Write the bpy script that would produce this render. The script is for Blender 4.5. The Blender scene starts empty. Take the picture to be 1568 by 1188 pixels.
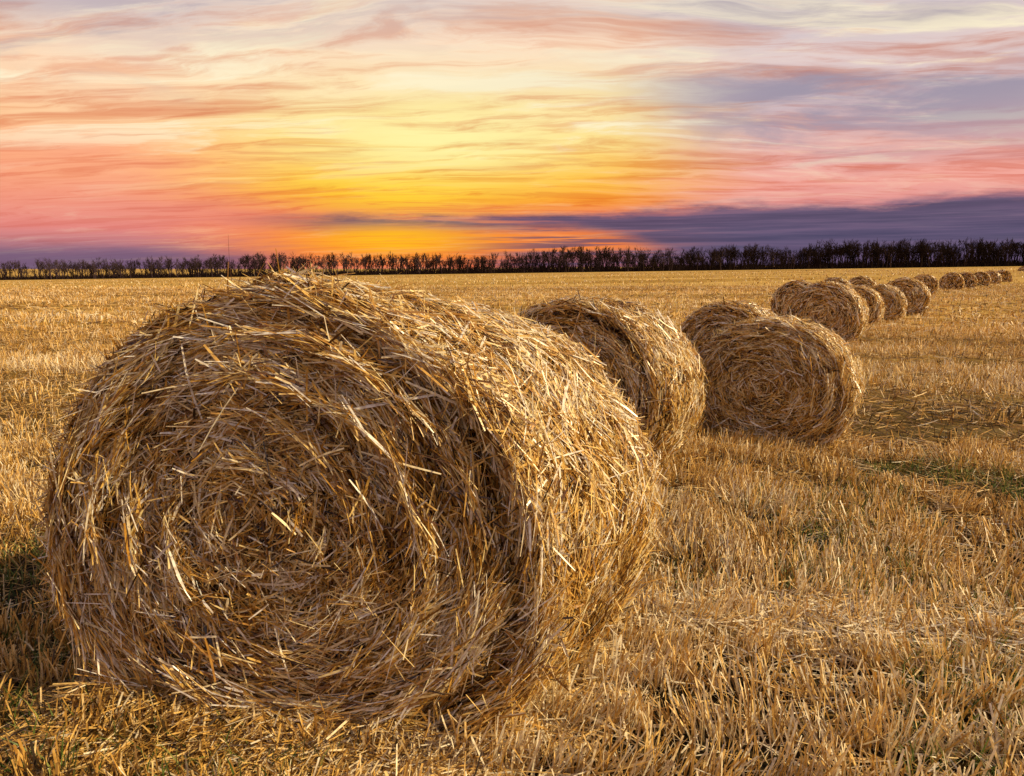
import bpy, math, random
import numpy as np
from mathutils import Vector
R = np.random.default_rng(7)
random.seed(5)
scene = bpy.context.scene

# ------------------------------------------------------------------ utils
def lin(c):
    return tuple((v/12.92 if v <= 0.04045 else ((v+0.055)/1.055)**2.4) for v in c)+(1.0,)

def _h(ix, iy, seed):
    v = np.sin(ix*127.1+iy*311.7+seed*74.7)*43758.5453
    return v-np.floor(v)
def vn(x, y, seed=0):
    x = np.asarray(x, float); y = np.asarray(y, float)
    ix = np.floor(x); iy = np.floor(y); fx = x-ix; fy = y-iy
    fx = fx*fx*(3-2*fx); fy = fy*fy*(3-2*fy)
    a = _h(ix, iy, seed); b = _h(ix+1, iy, seed); c = _h(ix, iy+1, seed); d = _h(ix+1, iy+1, seed)
    return (a*(1-fx)+b*fx)*(1-fy)+(c*(1-fx)+d*fx)*fy
def sstep(x, a, b):
    t = np.clip((x-a)/(b-a), 0, 1); return t*t*(3-2*t)
def nrm(v):
    return v/np.maximum(np.linalg.norm(v, axis=-1, keepdims=True), 1e-9)
def ground_z(x, y):
    near = 0.07*(vn(x*0.9, y*0.9, 3)-0.5)+0.05*(vn(x*2.7, y*2.7, 4)-0.5)
    near = near*(1-sstep(np.hypot(x, y), 15, 40))
    return near + 0.0135*x*sstep(y, 30, 120)

def make_obj(name, parts, mats):
    V = []; Q = []; M = []; A = []; off = 0
    for (v, q, mi, r) in parts:
        V.append(v); Q.append(q+off); M.append(np.full(len(q), mi)); A.append(r); off += len(v)
    V = np.concatenate(V).astype(np.float32); Q = np.concatenate(Q).astype(np.int32)
    M = np.concatenate(M).astype(np.int32); A = np.concatenate(A).astype(np.float32)
    if not np.isfinite(V).all(): print("NAN IN", name); V = np.nan_to_num(V)
    me = bpy.data.meshes.new(name)
    me.vertices.add(len(V)); me.vertices.foreach_set("co", V.ravel())
    me.loops.add(len(Q)*4); me.loops.foreach_set("vertex_index", Q.ravel())
    me.polygons.add(len(Q)); me.polygons.foreach_set("loop_start", np.arange(0, len(Q)*4, 4, dtype=np.int32))
    me.polygons.foreach_set("material_index", M)
    for m in mats: me.materials.append(m)
    at = me.attributes.new("rnd", 'FLOAT', 'POINT'); at.data.foreach_set("value", A)
    me.update(calc_edges=True)
    ob = bpy.data.objects.new(name, me); scene.collection.objects.link(ob)
    return ob

def ribbons(C, D, L, Wd, w, rnd, curv=None, nseg=3, taper=0.5, anchor=0.5):
    n = len(C); U = np.linspace(0, 1, nseg+1)
    u = (U-anchor)[None, :]*L[:, None]
    cen = C[:, None, :]+D[:, None, :]*u[..., None]
    if curv is not None: cen = cen+curv[:, None, :]*0.5*(u**2)[..., None]
    hw = 0.5*w[:, None]*(1-taper*np.abs(2*U-1)**2)[None, :]
    if anchor == 0: hw = 0.5*w[:, None]*(1-taper*U**2)[None, :]
    a = cen-Wd[:, None, :]*hw[..., None]; b = cen+Wd[:, None, :]*hw[..., None]
    V = np.stack([a, b], 2).reshape(-1, 3)
    k = (nseg+1)*2
    base = (np.arange(n)*k)[:, None]+(np.arange(nseg)*2)[None, :]
    Q = np.stack([base, base+1, base+3, base+2], -1).reshape(-1, 4)
    return V, Q, np.repeat(rnd, k)

# ------------------------------------------------------------------ materials
def new_mat(name):
    m = bpy.data.materials.new(name); m.use_nodes = True
    nt = m.node_tree; nt.nodes.clear()
    out = nt.nodes.new("ShaderNodeOutputMaterial"); b = nt.nodes.new("ShaderNodeBsdfPrincipled")
    nt.links.new(b.outputs[0], out.inputs[0])
    return m, nt, b
def ramp(nt, fac, stops, interp='LINEAR'):
    r = nt.nodes.new("ShaderNodeValToRGB"); cr = r.color_ramp; cr.interpolation = interp
    while len(cr.elements) < len(stops): cr.elements.new(0.5)
    for e, (p, c) in zip(cr.elements, sorted(stops, key=lambda s: s[0])):
        e.position = p; e.color = c if len(c) == 4 else tuple(c)+(1,)
    if fac is not None: nt.links.new(fac, r.inputs[0])
    return r.outputs[0]

def attr_mat(name, stops, rough=0.5, spec=0.4, transl=0.0):
    m, nt, b = new_mat(name)
    a = nt.nodes.new("ShaderNodeAttribute"); a.attribute_name = "rnd"
    c = ramp(nt, a.outputs["Fac"], stops)
    n = nt.nodes.new("ShaderNodeTexNoise"); n.inputs["Scale"].default_value = 35; n.inputs["Detail"].default_value = 2
    g = nt.nodes.new("ShaderNodeNewGeometry"); nt.links.new(g.outputs["Position"], n.inputs["Vector"])
    f = ramp(nt, n.outputs[0], [(0.3, (0.58, 0.48, 0.38)), (0.6, (1, 1, 1))])
    mx = nt.nodes.new("ShaderNodeMix"); mx.data_type = 'RGBA'; mx.blend_type = 'MULTIPLY'; mx.inputs[0].default_value = 1
    nt.links.new(c, mx.inputs[6]); nt.links.new(f, mx.inputs[7])
    nt.links.new(mx.outputs[2], b.inputs["Base Color"])
    b.inputs["Roughness"].default_value = rough
    b.inputs["Specular IOR Level"].default_value = spec
    if transl > 0:
        out = [x for x in nt.nodes if x.type == 'OUTPUT_MATERIAL'][0]
        t = nt.nodes.new("ShaderNodeBsdfTranslucent"); ms = nt.nodes.new("ShaderNodeMixShader")
        ms.inputs[0].default_value = transl
        nt.links.new(mx.outputs[2], t.inputs[0]); nt.links.new(b.outputs[0], ms.inputs[1]); nt.links.new(t.outputs[0], ms.inputs[2])
        nt.links.new(ms.outputs[0], out.inputs[0])
    return m

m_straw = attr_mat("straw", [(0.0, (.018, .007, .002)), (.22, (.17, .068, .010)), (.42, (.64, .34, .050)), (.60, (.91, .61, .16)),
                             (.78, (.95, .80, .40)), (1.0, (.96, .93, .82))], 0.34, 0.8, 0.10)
m_stub = attr_mat("stubble_straw", [(0.0, (.04, .026, .012)), (.2, (.24, .13, .030)), (.42, (.68, .40, .090)), (.65, (.90, .63, .21)),
                             (1.0, (.95, .88, .66))], 0.45, 0.5, 0.15)
m_grass = attr_mat("green_blades", [(0.0, (.04, .08, .015)), (.5, (.12, .20, .04)), (1.0, (.34, .38, .10))], 0.5, 0.4, 0.25)

def body_mat():
    m, nt, b = new_mat("packed_hay")
    g = nt.nodes.new("ShaderNodeNewGeometry")
    n = nt.nodes.new("ShaderNodeTexNoise"); n.inputs["Scale"].default_value = 28; n.inputs["Detail"].default_value = 5
    nt.links.new(g.outputs["Position"], n.inputs["Vector"])
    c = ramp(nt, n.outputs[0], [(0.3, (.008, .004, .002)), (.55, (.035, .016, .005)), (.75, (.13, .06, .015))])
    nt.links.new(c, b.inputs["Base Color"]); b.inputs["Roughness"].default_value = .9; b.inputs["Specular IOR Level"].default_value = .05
    bp = nt.nodes.new("ShaderNodeBump"); bp.inputs["Strength"].default_value = .8; bp.inputs["Distance"].default_value = .02
    nt.links.new(n.outputs[0], bp.inputs["Height"]); nt.links.new(bp.outputs[0], b.inputs["Normal"])
    return m
m_body = body_mat()

def ground_mat():
    m, nt, b = new_mat("stubble_ground")
    g = nt.nodes.new("ShaderNodeNewGeometry"); pos = g.outputs["Position"]
    def noise(scale, sc=(1, 1, 1), detail=4, rot=0):
        mp = nt.nodes.new("ShaderNodeMapping"); mp.inputs["Scale"].default_value = sc; mp.inputs["Rotation"].default_value = (0, 0, rot)
        nt.links.new(pos, mp.inputs[0])
        n = nt.nodes.new("ShaderNodeTexNoise"); n.inputs["Scale"].default_value = scale; n.inputs["Detail"].default_value = detail
        nt.links.new(mp.outputs[0], n.inputs["Vector"]); return n.outputs[0]
    def mix(f, a, c, mode='MIX'):
        x = nt.nodes.new("ShaderNodeMix"); x.data_type = 'RGBA'; x.blend_type = mode
        if isinstance(f, float): x.inputs[0].default_value = f
        else: nt.links.new(f, x.inputs[0])
        for s, v in ((6, a), (7, c)):
            if isinstance(v, tuple): x.inputs[s].default_value = v
            else: nt.links.new(v, x.inputs[s])
        return x.outputs[2]
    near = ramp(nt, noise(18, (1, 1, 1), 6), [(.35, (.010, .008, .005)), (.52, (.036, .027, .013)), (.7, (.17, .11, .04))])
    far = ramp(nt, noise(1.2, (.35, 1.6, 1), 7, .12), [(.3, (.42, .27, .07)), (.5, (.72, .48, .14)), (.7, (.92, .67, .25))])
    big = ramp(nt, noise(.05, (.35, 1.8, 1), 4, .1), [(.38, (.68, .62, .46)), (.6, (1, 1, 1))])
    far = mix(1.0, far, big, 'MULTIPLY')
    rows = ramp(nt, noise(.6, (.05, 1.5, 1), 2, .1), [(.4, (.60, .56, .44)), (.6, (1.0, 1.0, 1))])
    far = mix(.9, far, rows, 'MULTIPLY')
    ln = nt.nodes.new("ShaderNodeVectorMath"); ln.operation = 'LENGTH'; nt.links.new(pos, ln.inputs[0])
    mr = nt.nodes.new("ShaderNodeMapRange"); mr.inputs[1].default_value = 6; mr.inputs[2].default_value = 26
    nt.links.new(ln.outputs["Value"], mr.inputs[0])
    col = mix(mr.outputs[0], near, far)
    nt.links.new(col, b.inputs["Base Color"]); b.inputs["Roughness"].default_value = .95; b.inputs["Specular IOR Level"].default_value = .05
    bp = nt.nodes.new("ShaderNodeBump"); bp.inputs["Strength"].default_value = .6; bp.inputs["Distance"].default_value = .05
    nt.links.new(noise(14, (1, 1, 1), 6), bp.inputs["Height"]); nt.links.new(bp.outputs[0], b.inputs["Normal"])
    return m

# ------------------------------------------------------------------ ground sheet
def sp(n, k, lim):
    t = np.linspace(-1, 1, n); return np.sinh(t*k)/np.sinh(k)*lim
gx = sp(331, 8.5, 3000); gy = sp(331, 8.5, 3000)+3
X, Y = np.meshgrid(gx, gy)
Z = ground_z(X, Y)
far_r = np.hypot(X, Y)
Z = np.where(far_r > 400, np.clip(Z, -3.5, 3.5), Z)
GV = np.stack([X, Y, Z], -1).reshape(-1, 3)
n = 331
ii, jj = np.meshgrid(np.arange(n-1), np.arange(n-1), indexing='ij')
b0 = (ii*n+jj).ravel()
GQ = np.stack([b0, b0+1, b0+n+1, b0+n], -1)
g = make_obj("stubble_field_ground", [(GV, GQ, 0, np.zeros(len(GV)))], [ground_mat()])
g.data.shade_smooth()

# ------------------------------------------------------------------ hay bales
UP = np.array([0, 0, 1.0])
def hay_bale(cx, cy, W, H, L, tau, alpha, nf, ns, sw, seed, back=0.95, strayf=0.02, lenf=1.0, cen=(0, 0)):
    r_ = np.random.default_rng(seed)
    tau = math.radians(tau); alpha = math.radians(alpha)
    T = np.array([math.cos(tau), -math.sin(tau), 0]); F = np.array([-math.sin(tau), -math.cos(tau), 0])
    A = np.array([math.sin(alpha), math.cos(alpha), 0])
    z0 = float(ground_z(np.array(cx), np.array(cy)))*.5
    C0 = np.array([cx, cy, z0])
    b = 0.54*H; zc = H-b; a = W/2
    ph = r_.uniform(0, 6.28, 8)
    lump = min(1, W/1.8)*.8
    def sect(t, r, s):
        k = 1-(1-back)*s/L
        st = np.sin(t); ct = np.cos(t)
        inner = np.maximum(0.0, 1-r)**1.3
        rr = r*k*(1+lump*(.012*np.sin(2*t+ph[0])+.010*np.sin(3*t+ph[1]+s)+.010*np.sin(7*t+ph[2]+s*3)+.010*np.sin(13*t+ph[3]+2*s)+.020*np.sin(np.clip(s/L, 0, 1)*np.pi)*np.minimum(1, r)))
        rr = rr*(1+.07*np.abs(np.sin(2*t))*sstep(-st, 0, .6)*(1-.6*np.clip(s/L, 0, 1)))
        x = a*rr*ct*(1-.07*st)+cen[0]*inner; z = zc*k+b*rr*st+cen[1]*inner
        return x, z
    def P(t, r, s, off=0.0):
        x, z = sect(t, r, s)
        rel = (.026*np.sin(r*34-t+ph[5])*sstep(r, .1, .4)+.03*np.sin(3*t+5*r+ph[6])*r+.07*r*(vn(t*3.5, r*11, seed)-.5)+.06*(vn(t*8*r, r*18, seed+9)-.5)
               -.08*np.exp(-((r-.88)/.04)**2)*(.2+vn(t*1.4, r*0, seed+3)))*np.clip(1-s*6, 0, 1)
        p = C0+x[..., None]*T+(A*np.asarray(s)[..., None])+F*rel[..., None]
        p[..., 2] = z0+np.maximum(z, 0.0)
        return p
    def face_s(r): return .04*np.clip((r-.93)/.07, 0, 1)**2
    parts = []
    nt_, prof = 120, []
    for r in np.linspace(.01, 1, 44): prof.append((r, float(face_s(r))))
    for s in np.linspace(.12, L-.12, 14): prof.append((1.0, s))
    for r in np.linspace(1, .01, 10): prof.append((r, L-float(face_s(r))))
    rs = np.array([p[0] for p in prof]); ss = np.array([p[1] for p in prof])
    t = np.linspace(0, 2*np.pi, nt_, endpoint=False)
    TT, RR = np.meshgrid(t, rs); _, SS = np.meshgrid(t, ss)
    BV = P(TT, RR*.965, SS+.024*(SS < .1)-.02*(SS > L-.08)).reshape(-1, 3); m = len(prof)
    i, j = np.meshgrid(np.arange(m-1), np.arange(nt_), indexing='ij'); j2 = (j+1) % nt_
    BQ = np.stack([i*nt_+j, (i+1)*nt_+j, (i+1)*nt_+j2, i*nt_+j2], -1).reshape(-1, 4)
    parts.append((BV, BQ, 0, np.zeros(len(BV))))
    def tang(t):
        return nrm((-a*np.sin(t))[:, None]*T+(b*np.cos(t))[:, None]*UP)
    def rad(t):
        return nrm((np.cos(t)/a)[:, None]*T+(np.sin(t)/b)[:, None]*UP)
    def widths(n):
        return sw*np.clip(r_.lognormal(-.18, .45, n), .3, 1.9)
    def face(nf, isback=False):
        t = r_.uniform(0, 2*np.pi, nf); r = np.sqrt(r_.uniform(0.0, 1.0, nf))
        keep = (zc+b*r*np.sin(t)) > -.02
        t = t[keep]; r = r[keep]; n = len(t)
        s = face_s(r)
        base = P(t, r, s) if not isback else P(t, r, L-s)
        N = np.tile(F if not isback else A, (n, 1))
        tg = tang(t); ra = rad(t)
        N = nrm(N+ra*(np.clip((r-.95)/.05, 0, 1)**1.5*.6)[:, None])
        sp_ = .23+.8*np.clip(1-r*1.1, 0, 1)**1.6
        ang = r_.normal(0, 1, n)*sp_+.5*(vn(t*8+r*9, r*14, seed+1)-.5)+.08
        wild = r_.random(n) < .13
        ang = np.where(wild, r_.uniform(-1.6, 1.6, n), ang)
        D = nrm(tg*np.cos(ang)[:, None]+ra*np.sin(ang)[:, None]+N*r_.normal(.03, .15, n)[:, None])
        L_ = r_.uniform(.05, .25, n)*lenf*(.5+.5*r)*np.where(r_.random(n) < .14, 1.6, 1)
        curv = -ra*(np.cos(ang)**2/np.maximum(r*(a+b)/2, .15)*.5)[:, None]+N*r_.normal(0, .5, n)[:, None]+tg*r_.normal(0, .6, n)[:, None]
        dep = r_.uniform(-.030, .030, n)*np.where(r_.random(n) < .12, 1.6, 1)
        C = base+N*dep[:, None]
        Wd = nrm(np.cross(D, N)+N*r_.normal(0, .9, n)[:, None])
        rv = np.clip(.50+r_.normal(0, .28, n)+.38*(vn(t*4, r*9, seed+2)-.5)+dep*7.5, 0, 1)  # deeper straws browner: weathering plus gap shading put into the tone
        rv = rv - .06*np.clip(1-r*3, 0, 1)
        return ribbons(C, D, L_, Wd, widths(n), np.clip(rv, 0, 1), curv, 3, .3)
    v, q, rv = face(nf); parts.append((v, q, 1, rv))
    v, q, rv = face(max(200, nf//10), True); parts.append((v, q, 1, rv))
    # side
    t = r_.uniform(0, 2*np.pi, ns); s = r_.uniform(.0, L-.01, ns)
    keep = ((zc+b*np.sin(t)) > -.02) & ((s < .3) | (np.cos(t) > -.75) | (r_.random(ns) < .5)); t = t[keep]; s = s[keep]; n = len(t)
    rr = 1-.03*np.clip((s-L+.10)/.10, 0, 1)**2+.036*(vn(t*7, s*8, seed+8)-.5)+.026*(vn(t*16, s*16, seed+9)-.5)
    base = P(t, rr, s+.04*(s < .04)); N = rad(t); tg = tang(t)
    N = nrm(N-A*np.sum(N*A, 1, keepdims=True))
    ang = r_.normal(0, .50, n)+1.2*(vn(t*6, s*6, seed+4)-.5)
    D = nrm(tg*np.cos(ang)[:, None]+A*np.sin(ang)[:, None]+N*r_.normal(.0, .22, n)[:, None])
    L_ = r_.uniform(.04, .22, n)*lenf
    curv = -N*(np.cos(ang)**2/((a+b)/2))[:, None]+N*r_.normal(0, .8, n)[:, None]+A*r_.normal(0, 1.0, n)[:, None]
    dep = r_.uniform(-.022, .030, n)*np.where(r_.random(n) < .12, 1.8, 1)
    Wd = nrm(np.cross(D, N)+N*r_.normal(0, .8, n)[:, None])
    rv = np.clip(.50+r_.normal(0, .25, n)+.45*(vn(t*5, s*6, seed+6)-.5)+dep*7, 0, 1)  # same depth tone as the face: weathering and painted gap shading
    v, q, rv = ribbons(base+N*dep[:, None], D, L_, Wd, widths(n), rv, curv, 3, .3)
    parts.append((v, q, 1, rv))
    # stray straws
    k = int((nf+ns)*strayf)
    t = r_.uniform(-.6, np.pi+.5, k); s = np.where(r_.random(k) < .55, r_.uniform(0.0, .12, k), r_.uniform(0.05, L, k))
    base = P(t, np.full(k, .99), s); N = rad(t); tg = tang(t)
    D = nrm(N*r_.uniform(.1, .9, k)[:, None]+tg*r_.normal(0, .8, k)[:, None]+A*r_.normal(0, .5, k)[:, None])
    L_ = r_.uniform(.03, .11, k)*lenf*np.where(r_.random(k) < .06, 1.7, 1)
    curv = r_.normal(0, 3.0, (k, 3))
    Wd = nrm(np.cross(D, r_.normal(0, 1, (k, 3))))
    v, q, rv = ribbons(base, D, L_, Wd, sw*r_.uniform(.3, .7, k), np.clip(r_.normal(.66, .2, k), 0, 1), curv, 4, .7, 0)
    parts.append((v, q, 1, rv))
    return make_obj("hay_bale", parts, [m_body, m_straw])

bales = [
 (-.95, 2.65, 2.16, 1.88, 1.22,  9, 38, 42000, 42000, .0062, 11),
 (.53,  6.45, 1.95, 1.64, 1.20, 33, 34, 14000, 14000, .0085, 12),
 (2.78, 7.40, 1.70, 1.36, 1.10, 30, 34, 14000, 10000, .0085, 13),
 (3.50, 11.2, 1.70, 1.36, 1.10, 30, 34, 6000,  6000, .013, 14),
 (8.05, 17.8, 1.85, 1.56, 1.20, 30, 37, 5000,  5000, .019, 15),
 (11.4, 22.9, 1.55, 1.32, 1.2, 30, 36, 2500,  2500, .023, 16),
 (13.5, 25.2, 1.50, 1.31, 1.2, 30, 36, 2500,  2500, .025, 17),
 (16.3, 28.7, 1.75, 1.52, 1.2, 30, 38, 2500,  2500, .027, 18),
 (10.1, 24.5, 1.60, 1.48, 1.2, 30, 36, 1500,  1500, .026, 19),
 (14.2, 30.5, 1.60, 1.50, 1.2, 30, 36, 1500,  1500, .03, 20),
 (16.9, 33.5, 1.60, 1.50, 1.2, 30, 36, 1500,  1500, .03, 21),
 (29.8, 50.0, 1.70, 1.45, 1.2, 30, 38, 900,  900, .05, 22),
 (37.2, 58.5, 1.75, 1.45, 1.2, 30, 38, 900,  900, .05, 23),
 (41.0, 62.5, 1.70, 1.45, 1.2, 30, 38, 700,  700, .055, 24),
 (45.0, 66.5, 1.70, 1.45, 1.2, 30, 38, 700,  700, .055, 25),
 (49.2, 71.0, 1.70, 1.50, 1.2, 30, 38, 700,  700, .06, 26),
 (54.6, 77.0, 1.70, 1.50, 1.2, 30, 38, 600,  600, .06, 27),
 (96.0, 130., 1.80, 1.55, 1.2, 30, 38, 400,  400, .09, 28),
]
for k, bl in enumerate(bales):
    hay_bale(*bl, back=.90 if k == 0 else .95, strayf=.042 if k == 0 else .03, lenf=1.15 if k < 4 else 1.4, cen=(-.16, .10) if k == 0 else (0, .04))

# ------------------------------------------------------------------ stubble, litter
def scatter(n, y0, y1, pw=1.0, mx=1.3, k=.86):
    y = y0+(y1-y0)*R.random(n)**pw
    wgt = (k*y+mx)/(k*y1+mx)
    keep = R.random(n) < wgt; y = y[keep]
    x = (R.random(len(y))*2-1)*(k*y+mx)
    return x, y
def bands(x, y):
    w = y+.12*x
    return vn(w*.9+.6*vn(x*.5, y*.5, 8), x*.12, 9)
def corner_shade(x, y):   # vignette darkening of the near-left corner, put into straw colour; extra grass too
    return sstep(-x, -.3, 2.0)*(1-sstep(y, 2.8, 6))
def stalks(n, y0, y1, w, h0, h1, pw=1.0, nseg=2, row=.30, shade=0.0, kmin=.03, cw=2.6, c0=.47):
    x, y = scatter(n, y0, y1, pw)
    wr = y+.12*x
    if row:
        wr2 = np.round(wr/row)*row+R.normal(0, row*.14, len(x)); y = y+(wr2-wr)
    tx = np.round(x/.085+vn(x*7, y*7, 40))*.085
    tf = R.random(len(x)) < .6
    x = np.where(tf & (y < 12), tx+R.normal(0, .014, len(x)), x)
    bd = bands(x, y); cl = vn(x*2.0, y*2.0, 12)*.6+vn(x*5.5, y*5.5, 13)*.4
    keep = R.random(len(x)) < np.clip(.08+2.2*(bd-.36)+cw*(cl-c0), kmin, 1)
    x = x[keep]; y = y[keep]; bd = bd[keep]; cl = cl[keep]; m = len(x)
    C = np.stack([x, y, ground_z(x, y)-.01], -1)
    lx = .9*(vn(x*3, y*3, 21)-.5); ly = .9*(vn(x*3, y*3, 22)-.5)
    bent = np.where(R.random(m) < .24, 2.6, 1.0)
    D = nrm(np.stack([R.normal(0, .26, m)*bent+lx, R.normal(0, .26, m)*bent+ly, np.ones(m)], -1))
    L_ = R.uniform(h0, h1, m)*(.35+.6*bd+.75*cl)
    th = R.uniform(0, np.pi, m); Wd = np.stack([np.cos(th), np.sin(th), np.zeros(m)], -1)
    curv = np.stack([R.normal(0, .5, m), R.normal(0, .5, m), -np.abs(R.normal(0, .3, m))], -1)
    rv = np.clip(.47+R.normal(0, .26, m)+.75*(bd-.5)+.4*(cl-.5)+shade-.26*corner_shade(x, y), 0, 1)
    return ribbons(C, D, L_, Wd, w*R.uniform(.5, 1.5, m), rv, curv, nseg, .12, 0)
def litter(x, y, w, l0, l1, z1=.05, shade=0.0, ang=None):
    m = len(x)
    C = np.stack([x, y, ground_z(x, y)+.006+R.random(m)**2*z1], -1)
    th = R.uniform(0, 2*np.pi, m) if ang is None else ang+R.normal(0, .6, m)
    D = nrm(np.stack([np.cos(th), np.sin(th), R.normal(0, .18, m)], -1))
    Wd = nrm(np.stack([-np.sin(th), np.cos(th), R.normal(0, .5, m)], -1))
    rv = np.clip(.50+R.normal(0, .26, m)+.6*(bands(x, y)-.5)+shade-.22*corner_shade(x, y), 0, 1)
    curv = R.normal(0, 1.0, (m, 3))*np.array([1, 1, .5])
    return ribbons(C, D, R.uniform(l0, l1, m), Wd, w*R.uniform(.5, 1.5, m), rv, curv, 3, .3)

P_ = []
def add(t, mi=0): P_.append((t[0], t[1], mi, t[2]))
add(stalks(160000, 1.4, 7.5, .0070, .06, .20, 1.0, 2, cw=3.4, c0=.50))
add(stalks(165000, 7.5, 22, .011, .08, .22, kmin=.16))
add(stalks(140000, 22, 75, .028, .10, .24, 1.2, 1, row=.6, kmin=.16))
add(stalks(50000, 75, 200, .09, .10, .22, 1.2, 1, row=0))
make_obj("stubble", P_, [m_stub])
P_ = []
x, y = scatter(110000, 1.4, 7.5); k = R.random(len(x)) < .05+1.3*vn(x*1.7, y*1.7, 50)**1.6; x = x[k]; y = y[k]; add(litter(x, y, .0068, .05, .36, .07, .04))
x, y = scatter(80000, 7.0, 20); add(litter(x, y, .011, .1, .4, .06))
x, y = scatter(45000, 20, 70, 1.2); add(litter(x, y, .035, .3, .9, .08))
def skirt(bl, n, w, spread, l1, h):
    cx, cy, W, H, L = bl[:5]; tau = math.radians(bl[5]); al = math.radians(bl[6])
    T = np.array([math.cos(tau), -math.sin(tau)]); A = np.array([math.sin(al), math.cos(al)])
    u = R.uniform(-1, 1, n); s = R.random(n)
    side = R.random(n)
    d = np.abs(R.normal(0, spread, n))
    e = W*.46
    px = np.where(side < .72, u*e, np.where(side < .80, e*.85+d, -e*.85-d)); ps = np.where(side < .72, -d, s*L)
    x = cx+px*T[0]+ps*A[0]; y = cy+px*T[1]+ps*A[1]
    t = litter(x, y, w, .06, l1, .02, .05)
    hh = h*np.exp(-d/(spread*.8))*R.random(n)
    t[0][:, 2] += np.repeat(hh, 8)
    add(t)
skirt(bales[0], 15000, .0066, .20, .32, .14)
for bl in bales[1:4]: skirt(bl, 3500, .009, .16, .3, .10)
for bl in bales[4:8]: skirt(bl, 1000, .02, .2, .4, .10)
n_ = 8000; x = .75+R.random(n_)**1.3*2.1; y = 3.55-.08*(x-.5)+R.normal(0, .13, n_)
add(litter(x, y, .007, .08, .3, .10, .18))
make_obj("loose_straw", P_, [m_stub])
P_ = []
x, y = scatter(100000, 1.5, 7)
k = (vn(x*1.3, y*1.3, 31)+.5*vn(x*6, y*6, 32)+.26*corner_shade(x, y)+.26*sstep(x, .9, 2.6) > .93+.04*y) & (R.random(len(x)) < .45); x = x[k]; y = y[k]; m = len(x)
C = np.stack([x, y, ground_z(x, y)], -1)
D = nrm(np.stack([R.normal(0, .4, m), R.normal(0, .4, m), np.ones(m)], -1)); th = R.uniform(0, 3.14, m)
Wd = np.stack([np.cos(th), np.sin(th), 0*th], -1)
t = ribbons(C, D, R.uniform(.06, .22, m), Wd, .0075*R.uniform(.6, 1.3, m), R.random(m), np.stack([R.normal(0, 3, m), R.normal(0, 3, m), -np.abs(R.normal(0, 2, m))], -1), 4, .9, 0)
make_obj("green_grass", [(t[0], t[1], 0, t[2])], [m_grass])

# ------------------------------------------------------------------ treeline (bare trees)
def proto(seed):
    rn = random.Random(seed); segs = []
    style = seed % 2
    def grow(p, d, l, r, lev):
        q = p+d*l; segs.append((p, q, r, r*.62))
        if lev == 0: return
        nb = (3 if lev < 3 else 4) if style else rn.choice([3, 4])
        for _ in range(nb):
            a = Vector((rn.gauss(0, .6), rn.gauss(0, .6), rn.gauss(.10, .35)))
            nd = (d+a).normalized(); st = p+d*l*rn.uniform(.4 if style else .6, 1)
            grow(st, nd, l*rn.uniform(.50, .82), max(r*.5, .035), lev-1)
    trunks = rn.choice([1, 2, 2, 3]) if style else 1
    for _ in range(trunks):
        grow(Vector((rn.gauss(0, .8), rn.gauss(0, .5), 0)), Vector((rn.gauss(0, .14), rn.gauss(0, .1), 1)).normalized(), rn.uniform(1.8, 3.0), rn.uniform(.12, .22), 4 if trunks == 1 else 3)
    P0 = np.array([s[0] for s in segs]); P1 = np.array([s[1] for s in segs]); r0 = np.array([s[2] for s in segs]); r1 = np.array([s[3] for s in segs])
    d = nrm(P1-P0); a = nrm(np.cross(d, np.array([.3, .8, .5]))); b = np.cross(d, a)
    V = []
    for k in range(3):
        c, s = math.cos(k*2.094), math.sin(k*2.094); o = a*c+b*s
        V.append(P0+o*r0[:, None]); V.append(P1+o*r1[:, None])
    V = np.stack(V, 1)
    n = len(segs); base = (np.arange(n)*6)[:, None]
    Q = np.stack([base+np.array([[0, 2, 3, 1]]), base+np.array([[2, 4, 5, 3]]), base+np.array([[4, 0, 1, 5]])], 1).reshape(-1, 4)
    V = V.reshape(-1, 3); V[:, 2] *= 8.2/V[:, 2].max()
    return V, Q
protos = [proto(i) for i in range(16)]
parts = []
for row, yy in enumerate((247, 252, 258, 265)):
    x = -275
    while x < 300:
        f = min(max((x+200)/400, 0), 1)
        x += random.uniform(1.0, 4.0-1.2*f)
        if row < 2 and x < -60 and random.random() < .30: continue
        px = x; py = yy+random.uniform(-2.5, 2.5)
        V, Q = random.choice(protos)
        sc = (.84+.36*f)*random.choice([random.uniform(.6, .9), random.uniform(.85, 1.05), random.uniform(.9, 1.12)])
        sc *= .88+.24*float(vn(px*.05, 0, 77))
        an = random.uniform(0, 6.28); c, s = math.cos(an), math.sin(an)
        W2 = np.stack([(V[:, 0]*c-V[:, 1]*s)*sc*random.uniform(.9, 1.3)+px, (V[:, 0]*s+V[:, 1]*c)*sc+py, V[:, 2]*sc+float(ground_z(np.array(px), np.array(py)))-.1], -1)
        parts.append((W2, Q, 0, np.full(len(V), random.random()*.5+.5*(1-f))))  # left trees paler, haze painted into their tone
n_ = 36000; x = R.uniform(-275, 300, n_); y = R.uniform(246, 268, n_); f = np.clip((x+200)/400, 0, 1)
C = np.stack([x, y, ground_z(x, y)-.2], -1); D = nrm(np.stack([R.normal(0, .4, n_), R.normal(0, .35, n_), np.ones(n_)], -1))
t = ribbons(C, D, R.uniform(.6, 1.9+2.2*f, n_)*(.5+vn(x*.2, y*.2, 4)), np.tile(np.array([1., 0, 0]), (n_, 1)), R.uniform(.06, .26, n_), np.clip(R.random(n_)*.4+.4*(1-f), 0, 1), None, 2, .6, 0)
parts.append((t[0], t[1], 0, t[2]))
m_tree, nt, b = new_mat("hazy_bark")
a = nt.nodes.new("ShaderNodeAttribute"); a.attribute_name = "rnd"
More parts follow.
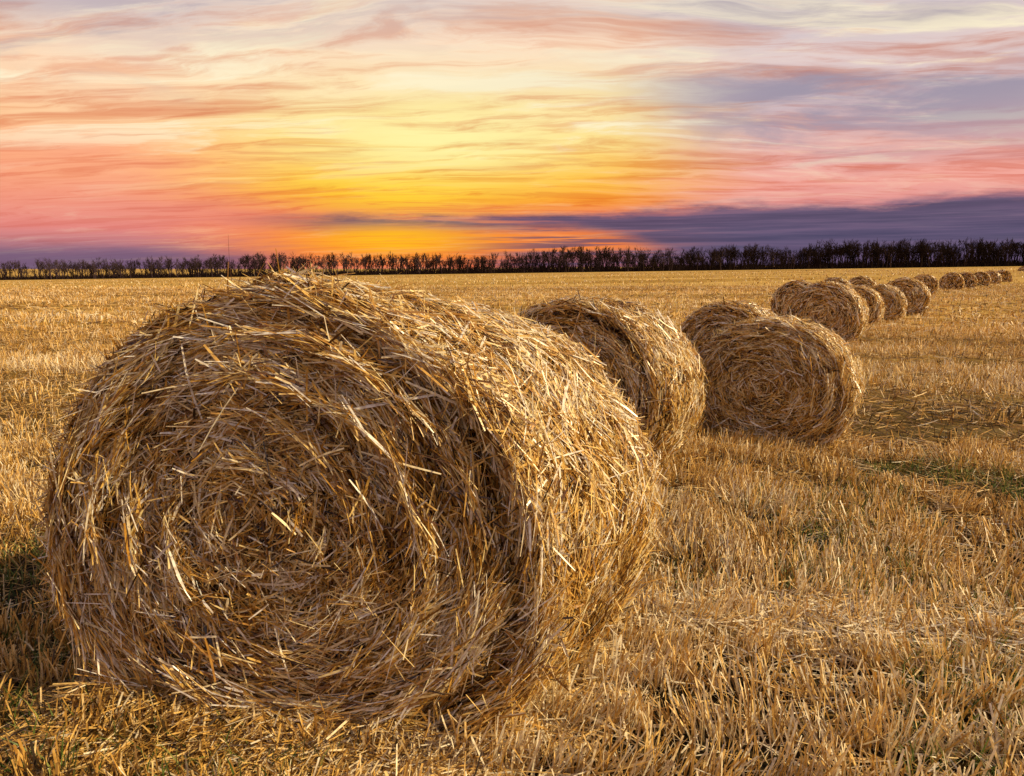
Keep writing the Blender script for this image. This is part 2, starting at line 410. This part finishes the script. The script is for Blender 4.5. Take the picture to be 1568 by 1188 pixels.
nt.links.new(ramp(nt, a.outputs["Fac"], [(0, (.010, .006, .005)), (.5, (.026, .016, .014)), (1, (.085, .06, .075))]), b.inputs["Base Color"])  # pale mauve end of the ramp puts haze into the bark colour
b.inputs["Roughness"].default_value = .95; b.inputs["Specular IOR Level"].default_value = .03
make_obj("treeline", parts, [m_tree])

# ------------------------------------------------------------------ sky
SUN_AZ, SUN_EL = 105, 30
w = bpy.data.worlds.new("World"); scene.world = w; w.use_nodes = True
nt = w.node_tree; nt.nodes.clear()
def M(op, *a, clamp=False):
    nd = nt.nodes.new("ShaderNodeMath"); nd.operation = op; nd.use_clamp = clamp
    for i, v in enumerate(a):
        if isinstance(v, (int, float)): nd.inputs[i].default_value = v
        else: nt.links.new(v, nd.inputs[i])
    return nd.outputs[0]
def SS(v, a, b, lo=0., hi=1.):
    nd = nt.nodes.new("ShaderNodeMapRange"); nd.interpolation_type = 'SMOOTHSTEP'
    nt.links.new(v, nd.inputs[0])
    for i, q in zip((1, 2, 3, 4), (a, b, lo, hi)):
        if isinstance(q, (int, float)): nd.inputs[i].default_value = q
        else: nt.links.new(q, nd.inputs[i])
    return nd.outputs[0]
def XYZ(x, y, z):
    nd = nt.nodes.new("ShaderNodeCombineXYZ")
    for i, v in enumerate((x, y, z)):
        if isinstance(v, (int, float)): nd.inputs[i].default_value = v
        else: nt.links.new(v, nd.inputs[i])
    return nd.outputs[0]
def NZ(vec, scale, detail=4, rough=.5, dist=0):
    nd = nt.nodes.new("ShaderNodeTexNoise"); nd.inputs["Scale"].default_value = scale; nd.inputs["Detail"].default_value = detail
    nd.inputs["Roughness"].default_value = rough; nd.inputs["Distortion"].default_value = dist
    nt.links.new(vec, nd.inputs["Vector"]); return nd.outputs[0]
def MX(f, a, b, mode='MIX'):
    nd = nt.nodes.new("ShaderNodeMix"); nd.data_type = 'RGBA'; nd.blend_type = mode
    if isinstance(f, (int, float)): nd.inputs[0].default_value = f
    else: nt.links.new(f, nd.inputs[0])
    for i, v in ((6, a), (7, b)):
        if isinstance(v, tuple): nd.inputs[i].default_value = v
        else: nt.links.new(v, nd.inputs[i])
    return nd.outputs[2]
tc = nt.nodes.new("ShaderNodeTexCoord"); sx = nt.nodes.new("ShaderNodeSeparateXYZ"); nt.links.new(tc.outputs["Generated"], sx.inputs[0])
x, y, z = sx.outputs
e = M('MULTIPLY', M('ARCSINE', z), 57.2958)
a = M('MULTIPLY', M('ARCTAN2', x, y), 57.2958)
zc = M('ADD', M('MAXIMUM', z, 0.0), .10)
px = M('DIVIDE', x, zc); py = M('DIVIDE', y, zc)
pyr = M('ADD', py, M('MULTIPLY', px, .10))
warp = NZ(XYZ(M('MULTIPLY', px, .5), M('MULTIPLY', pyr, .8), 0), 1.0, 4)
wv = M('MULTIPLY', M('SUBTRACT', warp, .5), 2.0)
cl1 = NZ(XYZ(M('ADD', M('MULTIPLY', px, .75), wv), M('ADD', M('MULTIPLY', pyr, 2.3), wv), 3.1), 1.0, 10, .64, .35)
cl2 = NZ(XYZ(M('ADD', M('MULTIPLY', px, .50), 7), M('ADD', M('MULTIPLY', pyr, 1.1), M('MULTIPLY', wv, .5)), 9.1), 1.0, 9, .62, .4)
cl3 = NZ(XYZ(M('ADD', M('MULTIPLY', px, 1.1), wv), M('ADD', M('MULTIPLY', pyr, 5.5), M('MULTIPLY', wv, 2.)), 5), 1.0, 8, .66, .35)
e2 = M('ADD', e, M('MULTIPLY', M('MULTIPLY', M('SUBTRACT', cl2, .5), 7.0), SS(e, 2.5, 9)))
ev = M('DIVIDE', e2, 60.0)
def eramp(st):
    return ramp(nt, ev, [(max(0, d)/60., lin(c)) for d, c in st])
cen = eramp([(0, (.94, .46, .30)), (1.6, (1, .54, .18)), (2.6, (.99, .54, .18)), (4.0, (.94, .50, .36)), (5.2, (.99, .62, .16)), (7.0, (1, .76, .24)),
             (9.5, (1, .86, .48)), (12.5, (1, .90, .66)), (17.0, (1, .89, .77)), (21.5, (.84, .79, .79)), (34, (.54, .54, .61)), (60, (.40, .43, .52))])
lef = eramp([(0, (.52, .37, .47)), (1.2, (.64, .44, .51)), (2.8, (.90, .53, .50)), (5.0, (.96, .60, .48)), (7.5, (1, .69, .50)), (10, (1, .80, .60)),
             (14, (1, .86, .72)), (17.5, (.84, .77, .76)), (34, (.54, .54, .61)), (60, (.40, .43, .52))])
rig = eramp([(0, (.40, .34, .46)), (2.5, (.52, .40, .52)), (4.2, (.88, .57, .56)), (6.5, (.96, .66, .60)), (9, (.92, .71, .67)), (12, (.80, .71, .73)),
             (15.5, (.90, .81, .79)), (19, (.80, .76, .79)), (34, (.54, .54, .61)), (60, (.40, .43, .52))])
aw = M('ADD', a, M('MULTIPLY', M('SUBTRACT', cl1, .5), 16.))
col = MX(SS(aw, -30, -14), lef, cen); col = MX(SS(aw, 5, 21), col, rig)
hi = SS(e, 15, 20, 1, .6)
fb = M('MULTIPLY', M('MULTIPLY', SS(cl1, .50, .64), SS(e, 5, 12, .15, .9)), hi)
col = MX(fb, col, lin((1, .95, .81)))
fd = M('MULTIPLY', M('MULTIPLY', SS(cl1, .50, .36), SS(e, 3, 8, .25, .9)), hi)
col = MX(fd, col, lin((.92, .76, .70)), 'MULTIPLY')
fs = M('MULTIPLY', M('MULTIPLY', SS(cl3, .52, .36), SS(e, 2, 6, .35, .68)), hi)
col = MX(fs, col, lin((.93, .77, .72)), 'MULTIPLY')
fg = M('MULTIPLY', SS(cl2, .56, .42), M('MULTIPLY', SS(M('ADD', e, SS(a, 0, 22, 0, 5)), 10, 17), SS(M('ABSOLUTE', M('ADD', a, 3)), 9, 24, .12, .95)))
col = MX(fg, col, lin((.62, .58, .65)))
ft = M('MULTIPLY', M('MULTIPLY', SS(cl3, .46, .60), SS(e, 14, 19, 0, .6)), SS(M('ABSOLUTE', M('ADD', a, 3)), 6, 20, .45, 1))
col = MX(ft, col, lin((.66, .61, .66)))
def gl(ca, ce, wa, we):
    u = M('DIVIDE', M('SUBTRACT', a, ca), wa); v = M('DIVIDE', M('SUBTRACT', e, ce), we)
    return M('POWER', 2.718, M('MULTIPLY', M('ADD', M('MULTIPLY', u, u), M('MULTIPLY', v, v)), -1.0))
cn = SS(cl3, .36, .55, .35, 1)
col = MX(M('MULTIPLY', M('MULTIPLY', gl(-9, 6.2, 8.5, 1.8), .95), cn), col, lin((1, .83, .07)))
col = MX(M('MULTIPLY', M('MULTIPLY', gl(-6, 9.8, 10, 2.6), .85), cn), col, lin((1, .97, .66)))
# low purple cloud bank made of streaks, thickening to the right
bn = M('MULTIPLY', M('SUBTRACT', NZ(XYZ(M('MULTIPLY', a, .10), M('MULTIPLY', e, .6), 2), 1.0, 8, .68), .5), 3.4)
bs = M('SUBTRACT', NZ(XYZ(M('MULTIPLY', a, .06), M('MULTIPLY', e, 2.0), 6), 1.0, 6, .62), .5)
up = M('ADD', SS(a, -20, 30, 4.1, 5.0), M('MULTIPLY', bn, .8))
lo = M('ADD', SS(a, 4, 24, 3.2, -1.5), M('MULTIPLY', bn, -.4))
core = M('MULTIPLY', SS(M('SUBTRACT', up, e), -.3, .8), SS(M('SUBTRACT', e, lo), -.9, .7))
core = M('MULTIPLY', core, SS(bs, -.18, .0, SS(a, -5, 22, .3, .9), 1))
stre = M('MULTIPLY', M('MULTIPLY', SS(bs, -.06, .06), SS(e, 4.6, 3.2)), SS(a, -8, 4))
band = M('MULTIPLY', M('MAXIMUM', core, M('MULTIPLY', stre, .85)), SS(a, -24, -11))
col = MX(M('MULTIPLY', band, .95), col, MX(SS(bs, -.15, .15), lin((.39, .33, .46)), lin((.27, .25, .38))))
lowl = M('MULTIPLY', SS(M('ADD', e, M('MULTIPLY', bn, .6)), 1.9, .6), SS(M('ABSOLUTE', M('ADD', a, 10)), 6, 13))
col = MX(M('MULTIPLY', lowl, .75), col, lin((.42, .33, .46)))
col = MX(M('MULTIPLY', gl(-9.5, 2.2, 6.0, 1.15), SS(cl3, .36, .55, .6, 1)), col, lin((1, .74, .03)))
col = MX(SS(e, -.2, -2), col, (.12, .09, .06, 1))
bg1 = nt.nodes.new("ShaderNodeBackground"); nt.links.new(col, bg1.inputs[0]); bg1.inputs[1].default_value = 1.0
sky = nt.nodes.new("ShaderNodeTexSky"); sky.sky_type = 'NISHITA'; sky.sun_disc = False
sky.sun_elevation = math.radians(SUN_EL); sky.sun_rotation = math.radians(SUN_AZ)
bg2 = nt.nodes.new("ShaderNodeBackground"); nt.links.new(sky.outputs[0], bg2.inputs[0]); bg2.inputs[1].default_value = .003
ad = nt.nodes.new("ShaderNodeAddShader"); nt.links.new(bg1.outputs[0], ad.inputs[0]); nt.links.new(bg2.outputs[0], ad.inputs[1])
wo = nt.nodes.new("ShaderNodeOutputWorld"); nt.links.new(ad.outputs[0], wo.inputs[0])

# ------------------------------------------------------------------ sun
sd = bpy.data.lights.new("sun", 'SUN'); sd.energy = 5.0; sd.angle = math.radians(.6); sd.color = (1, .77, .43)
so = bpy.data.objects.new("sun", sd); scene.collection.objects.link(so)
az, el = math.radians(SUN_AZ), math.radians(SUN_EL)
dirv = Vector((math.sin(az)*math.cos(el), math.cos(az)*math.cos(el), math.sin(el)))
so.rotation_euler = dirv.to_track_quat('Z', 'Y').to_euler(); so.location = dirv*50

# ------------------------------------------------------------------ camera
cd = bpy.data.cameras.new("camera"); cd.lens = 24; cd.sensor_width = 36; cd.clip_end = 8000; cd.clip_start = .05
co = bpy.data.objects.new("camera", cd); scene.collection.objects.link(co)
co.location = (0, 0, 1.95); co.rotation_euler = (math.radians(80), 0, 0)
scene.camera = co
scene.view_settings.view_transform = 'Standard'; scene.view_settings.look = 'None'; scene.view_settings.exposure = 0
